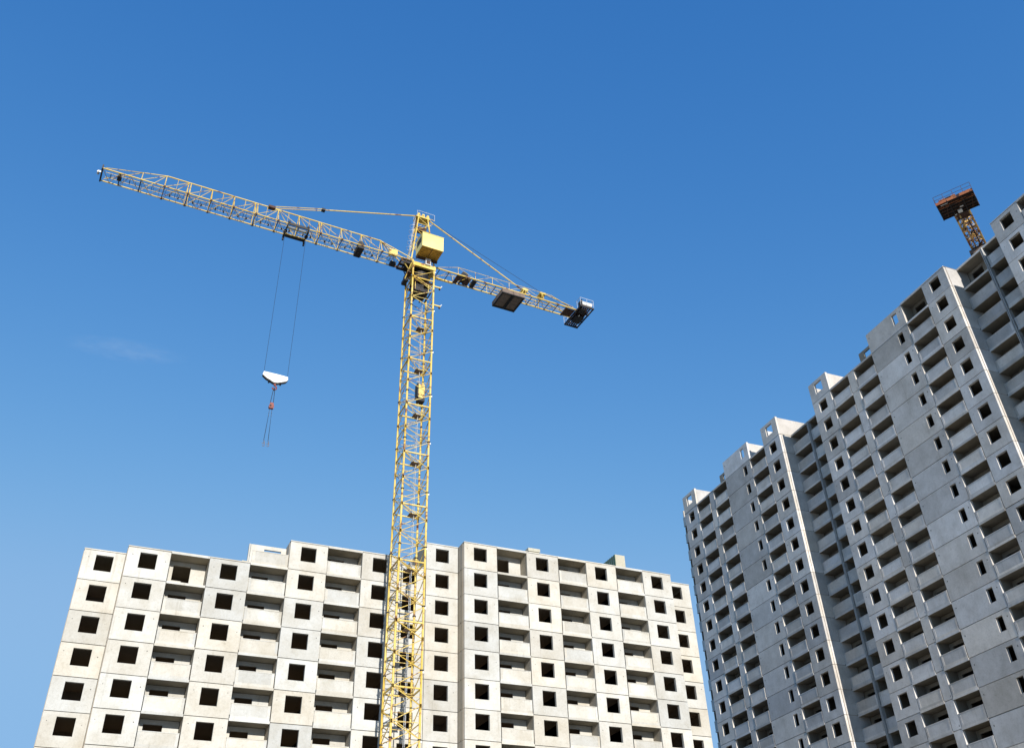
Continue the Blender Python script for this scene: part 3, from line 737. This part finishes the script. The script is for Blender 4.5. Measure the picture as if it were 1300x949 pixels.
    if mat == 'orange': pf.box(a1+0.03, a1+0.08, b0, b1, -0.32, 0.05, 4); pf.box(a0+1.9, a1-0.25, b0+0.4, 0.2, -0.036, 0.55, 4); pf.box(a0+2.1, a1-0.3, 0.5, b1-0.3, -0.036, 0.4, 4); [pf.box(a1-0.6-k*.3, a1-0.5-k*.3, b0+.1, b1-.1, -.33, -.25, 4) for k in range(2)]; pf.box(a0+0.4, a0+0.9, -0.3, 0.2, -0.50, -0.327, 3); [pf.box(a0+0.3+k*0.6, a0+0.38+k*0.6, b0+0.2, b1-0.2, -0.24, -0.103, 2) for k in range(5)]
    plat = part('winch_platform', pf, [Y, M['dark'], M['rust'], M['white'], M['redrust']])
    rl = MB()
    for x, y in [(a0, b0), (a1, b0), (a1, b1), (a0, b1), ((a0+a1)/2, b0), (a1, -1.1), (a1, 0), (a1, 1.1), ((a0+a1)/2, b1), (a0, 1.3), (a0, -1.3)]:
        rl.bar((x, y, -0.04), (x, y, 1.1), 0.024, 0, 4)
    for z in (0.55, 1.1):
        for p, q in (((a0,b0),(a1,b0)), ((a1,b0),(a1,b1)), ((a1,b1),(a0,b1)), ((a0,b1),(a0,1.0)), ((a0,-1.0),(a0,b0))):
            rl.bar((*p, z), (*q, z), 0.024, 0, 4)
    rl.build('railing', [M['galv'] if mat == 'yellow' else M['rust']], plat)
    # --- pendants and stay rope
    pd = MB()
    pd.bar((-0.75, 0, 8.42), (-12.4, 0, 4.62), 0.075, 0, 6)
    pd.box(-12.62, -12.2, -0.22, 0.22, 4.45, 4.72, 1)
    for y in (-0.16, 0.16): pd.bar((-12.4, y, 4.62), (-18.2, y, 2.62), 0.05, 0, 6)
    pd.box(-18.7, -17.9, -0.24, 0.24, 2.38, 2.68, 2)
    part('jib_pendant', pd, [Y, M['dark'], M['rust']])
    pc = MB(); pc.bar((0.7, 0, 8.42), (13.1, 0, 1.80), 0.075, 0, 6); pc.bar((13.0, 0, 1.86), (14.0, 0, 1.30), 0.10, 1, 6)
    part('counter_jib_pendant', pc, [Y, M['rust']])
    sr = MB(); sr.bar((0.7, 0.25, 8.66), (20.2, 0.25, 0.75), 0.022, 0, 4); part('stay_rope', sr, [M['rope']])
    # --- trolley with ropes and hook block
    T = -trolley_at
    tr = MB()
    for s_ in (-1, 1):
        tr.box(T-1.25, T+1.25, s_*1.05-0.06, s_*1.05+0.06, -0.22, 0.12, 0)
        for x in (T-1.1, T+1.1): tr.bar((x, s_*0.9, 0.15), (x, s_*1.2, 0.15), 0.14, 0, 8)
    for x in (T-1.2, T+1.2):
        tr.box(x-0.06, x+0.06, -1.0, 1.0, -0.34, -0.16, 0); tr.box(x-0.09, x+0.09, 0.75, 1.0, -0.95, -0.342, 0)
        tr.bar((x, -0.12, -0.36), (x, 0.12, -0.36), 0.2, 0, 10)
    tr.box(T-1.2, T+1.2, -0.55, -0.45, -0.3, -0.2, 1); tr.box(T-1.2, T+1.2, 0.45, 0.55, -0.3, -0.2, 1); tr.box(T-1.14, T+1.14, 0.56, 1.0, -0.29, -0.24, 0)
    part('trolley', tr, [M['dark'], M['yellow']])
    if rope:
        for x in (T-1.2, T+1.2):
            rp = MB(); rp.bar((x, 0, -0.4), (x, 0, -rope-0.2), 0.016, 0, 4); part('hoist_rope', rp, [M['rope']])
        hb = MB(); zt = -rope
        prof = [(T-1.25, zt), (T-1.28, zt-0.42), (T-0.9, zt-0.68), (T-0.15, zt-1.02), (T+0.25, zt-1.0), (T+1.05, zt-0.62), (T+1.25, zt-0.42), (T+1.22, zt-0.05), (T+0.2, zt+0.0)]
        hb.prism(prof, -0.20, -0.14, 0); hb.prism(prof, 0.14, 0.20, 0)
        und = [(T-1.29, zt-0.3), (T-1.3, zt-0.46), (T-0.92, zt-0.76), (T-0.16, zt-1.12), (T+0.26, zt-1.10), (T+1.1, zt-0.70), (T+1.27, zt-0.45), (T+1.05, zt-0.52), (T+0.25, zt-0.9), (T-0.15, zt-0.92), (T-0.88, zt-0.6)]
        hb.prism(und, -0.135, 0.135, 1)
        for x in (T-1.0, T+1.0): hb.bar((x, -0.13, zt-0.25), (x, 0.13, zt-0.25), 0.22, 1, 10)
        hb.bar((T-0.55, -0.25, zt-0.92), (T-0.55, 0.25, zt-0.92), 0.09, 1, 6); hb.bar((T+0.62, -0.25, zt-0.95), (T+0.62, 0.25, zt-0.95), 0.08, 1, 6)
        hk = part('hook_block', hb, [M['white'], M['dark']])
        ho = MB(); c = Vector((T+0.05, 0, zt-1.45))
        ho.bar((T+0.05, 0, zt-1.0), (T+0.05, 0, zt-1.3), 0.12, 0, 8)
        pts = [c+Vector((0.22*math.sin(a_), 0, 0.24*math.cos(a_)-0.1)) for a_ in [R(x) for x in (0, 40, 85, 130, 175, 220, 265)]]
        for u, v in zip(pts, pts[1:]): ho.bar(u, v, 0.07, 0, 6)
        ho.build('hook', M['red'], hk)
    return root
c1 = tower_crane((27.39, 82.05, 0), R(2.5), 76.0+EYE, 'yellow',
    'tall yellow lattice tower crane standing in front of the pale apartment block', lean=0.0071)
a2 = R(60.4)
c2 = tower_crane((103.8, 62.5, 0), 0.0, 80.0+EYE, 'orange',
    'rusty orange tower crane behind the tall grey block, only its counter-jib end showing', rope=0)
# its jib points away from the camera, along azimuth 60.4 degrees
for o in c2.children:
    if o.name.split('.')[0] not in ('mast_section', 'foundation', 'ladder', 'control_box'):
        o.rotation_euler.z = math.atan2(-math.cos(a2), -math.sin(a2))

# ---------------------------------------------------------------- sling hanging from the hook
JZ = 76.0+EYE; a = R(2.5); T = -15.2
hx, hy = 27.39+T*math.cos(a), 82.05+T*math.sin(a)
sl_ = empty('lifting_sling', (hx, hy, JZ-28.2), 0, 'chain lifting sling with a red block hanging from the crane hook', 'lifting sling')
zt = 28.2-21.45
sg = MB()
sg.bar((0.05, 0, zt), (0.05, 0, zt-0.25), 0.10, 0, 6)
for x0, x1 in ((-0.02, -0.14), (0.12, 0.16)): sg.bar((x0, 0, zt-0.2), (x1, 0, zt-1.85), 0.03, 0, 5)
sg.build('upper_sling', M['rope'], sl_)
rb = MB(); rb.prism([(-0.22, zt-2.45), (0.22, zt-2.45), (0.26, zt-2.2), (0.15, zt-1.8), (-0.12, zt-1.8), (-0.25, zt-2.2)], -0.14, 0.14, 0)
rb.bar((-0.1, -0.2, zt-2.15), (-0.1, 0.2, zt-2.15), 0.1, 1, 8)
rb.build('sling_block', [M['red'], M['dark']], sl_)
for x0, y0, x1, y1 in ((-0.12, -0.08, -0.30, -0.2), (0.1, -0.08, 0.12, -0.2), (-0.1, 0.1, -0.2, 0.25), (0.12, 0.1, 0.22, 0.2)):
    lg = MB(); lg.bar((x0, y0, zt-2.4), (x1, y1, 0.45), 0.013, 0, 4)
    z = zt-2.9
    while z > 3.2:
        f = (zt-2.4-z)/(zt-2.85); lg.box(x0+(x1-x0)*f-0.022, x0+(x1-x0)*f+0.022, y0+(y1-y0)*f-0.022, y0+(y1-y0)*f+0.022, z-0.06, z+0.06, 0); z -= 0.35
    c = Vector((x1, y1, 0.3)); pp = [c+Vector((0.13*math.sin(q), 0, 0.17*math.cos(q))) for q in [R(v) for v in (0, 60, 120, 180, 240)]]
    for u, v in zip(pp, pp[1:]): lg.bar(u, v, 0.024, 1, 5)
    lg.build('chain_leg', [M['rope'], M['ballast']], sl_)

# ---------------------------------------------------------------- faint wisp of cloud, far off and high
def pixel_dir(x, y):
    return (rt*((x-650)/1212.1) + up*((430-y)/1212.1) + fw).normalized()
bmc = bmesh.new(); bmesh.ops.create_icosphere(bmc, subdivisions=4, radius=1.0)
mec = bpy.data.meshes.new('cloud'); bmc.to_mesh(mec); bmc.free()
cl = bpy.data.objects.new('cloud', mec); COL.objects.link(cl)
dc = pixel_dir(160, 444); ac = pixel_dir(105, 434); bc = pixel_dir(218, 452)
ax = (bc*2600 - ac*2600); Lc = ax.length/2; ax.normalize(); az_ = dc.cross(ax).normalized(); ay_ = az_.cross(ax)
cl.matrix_world = Matrix.Translation(dc*2600) @ Matrix((ax*Lc*1.5, ay_*110, az_*34)).transposed().to_4x4()
cl['label'] = 'faint thin wisp of cloud in the blue sky left of the hanging crane hook'; cl['category'] = 'cloud'
mc = bpy.data.materials.new('thin_cloud'); mc.use_nodes = True; t = mc.node_tree; t.nodes.clear()
pv = t.nodes.new('ShaderNodeVolumePrincipled'); ou = t.nodes.new('ShaderNodeOutputMaterial'); t.links.new(pv.outputs[0], ou.inputs['Volume'])
pv.inputs['Color'].default_value = (0.95, 0.96, 1, 1); pv.inputs['Anisotropy'].default_value = 0.0
tc = t.nodes.new('ShaderNodeTexCoord'); mp = t.nodes.new('ShaderNodeMapping'); mp.inputs['Scale'].default_value = (2.2, 1.0, 1.4)
t.links.new(tc.outputs['Object'], mp.inputs['Vector'])
nf = noise(t, mp.outputs[0], 1.6, 5, 0.6)
ln = t.nodes.new('ShaderNodeVectorMath'); ln.operation = 'LENGTH'; t.links.new(tc.outputs['Object'], ln.inputs[0])
fall = math_n(t, 'MULTIPLY', math_n(t, 'SUBTRACT', 1.0, ln.outputs['Value'], True), 1.6, True)
den = math_n(t, 'MULTIPLY', math_n(t, 'MULTIPLY', math_n(t, 'SUBTRACT', nf, 0.38, True), fall), 0.0042)
t.links.new(den, pv.inputs['Density'])
mec.materials.append(mc)
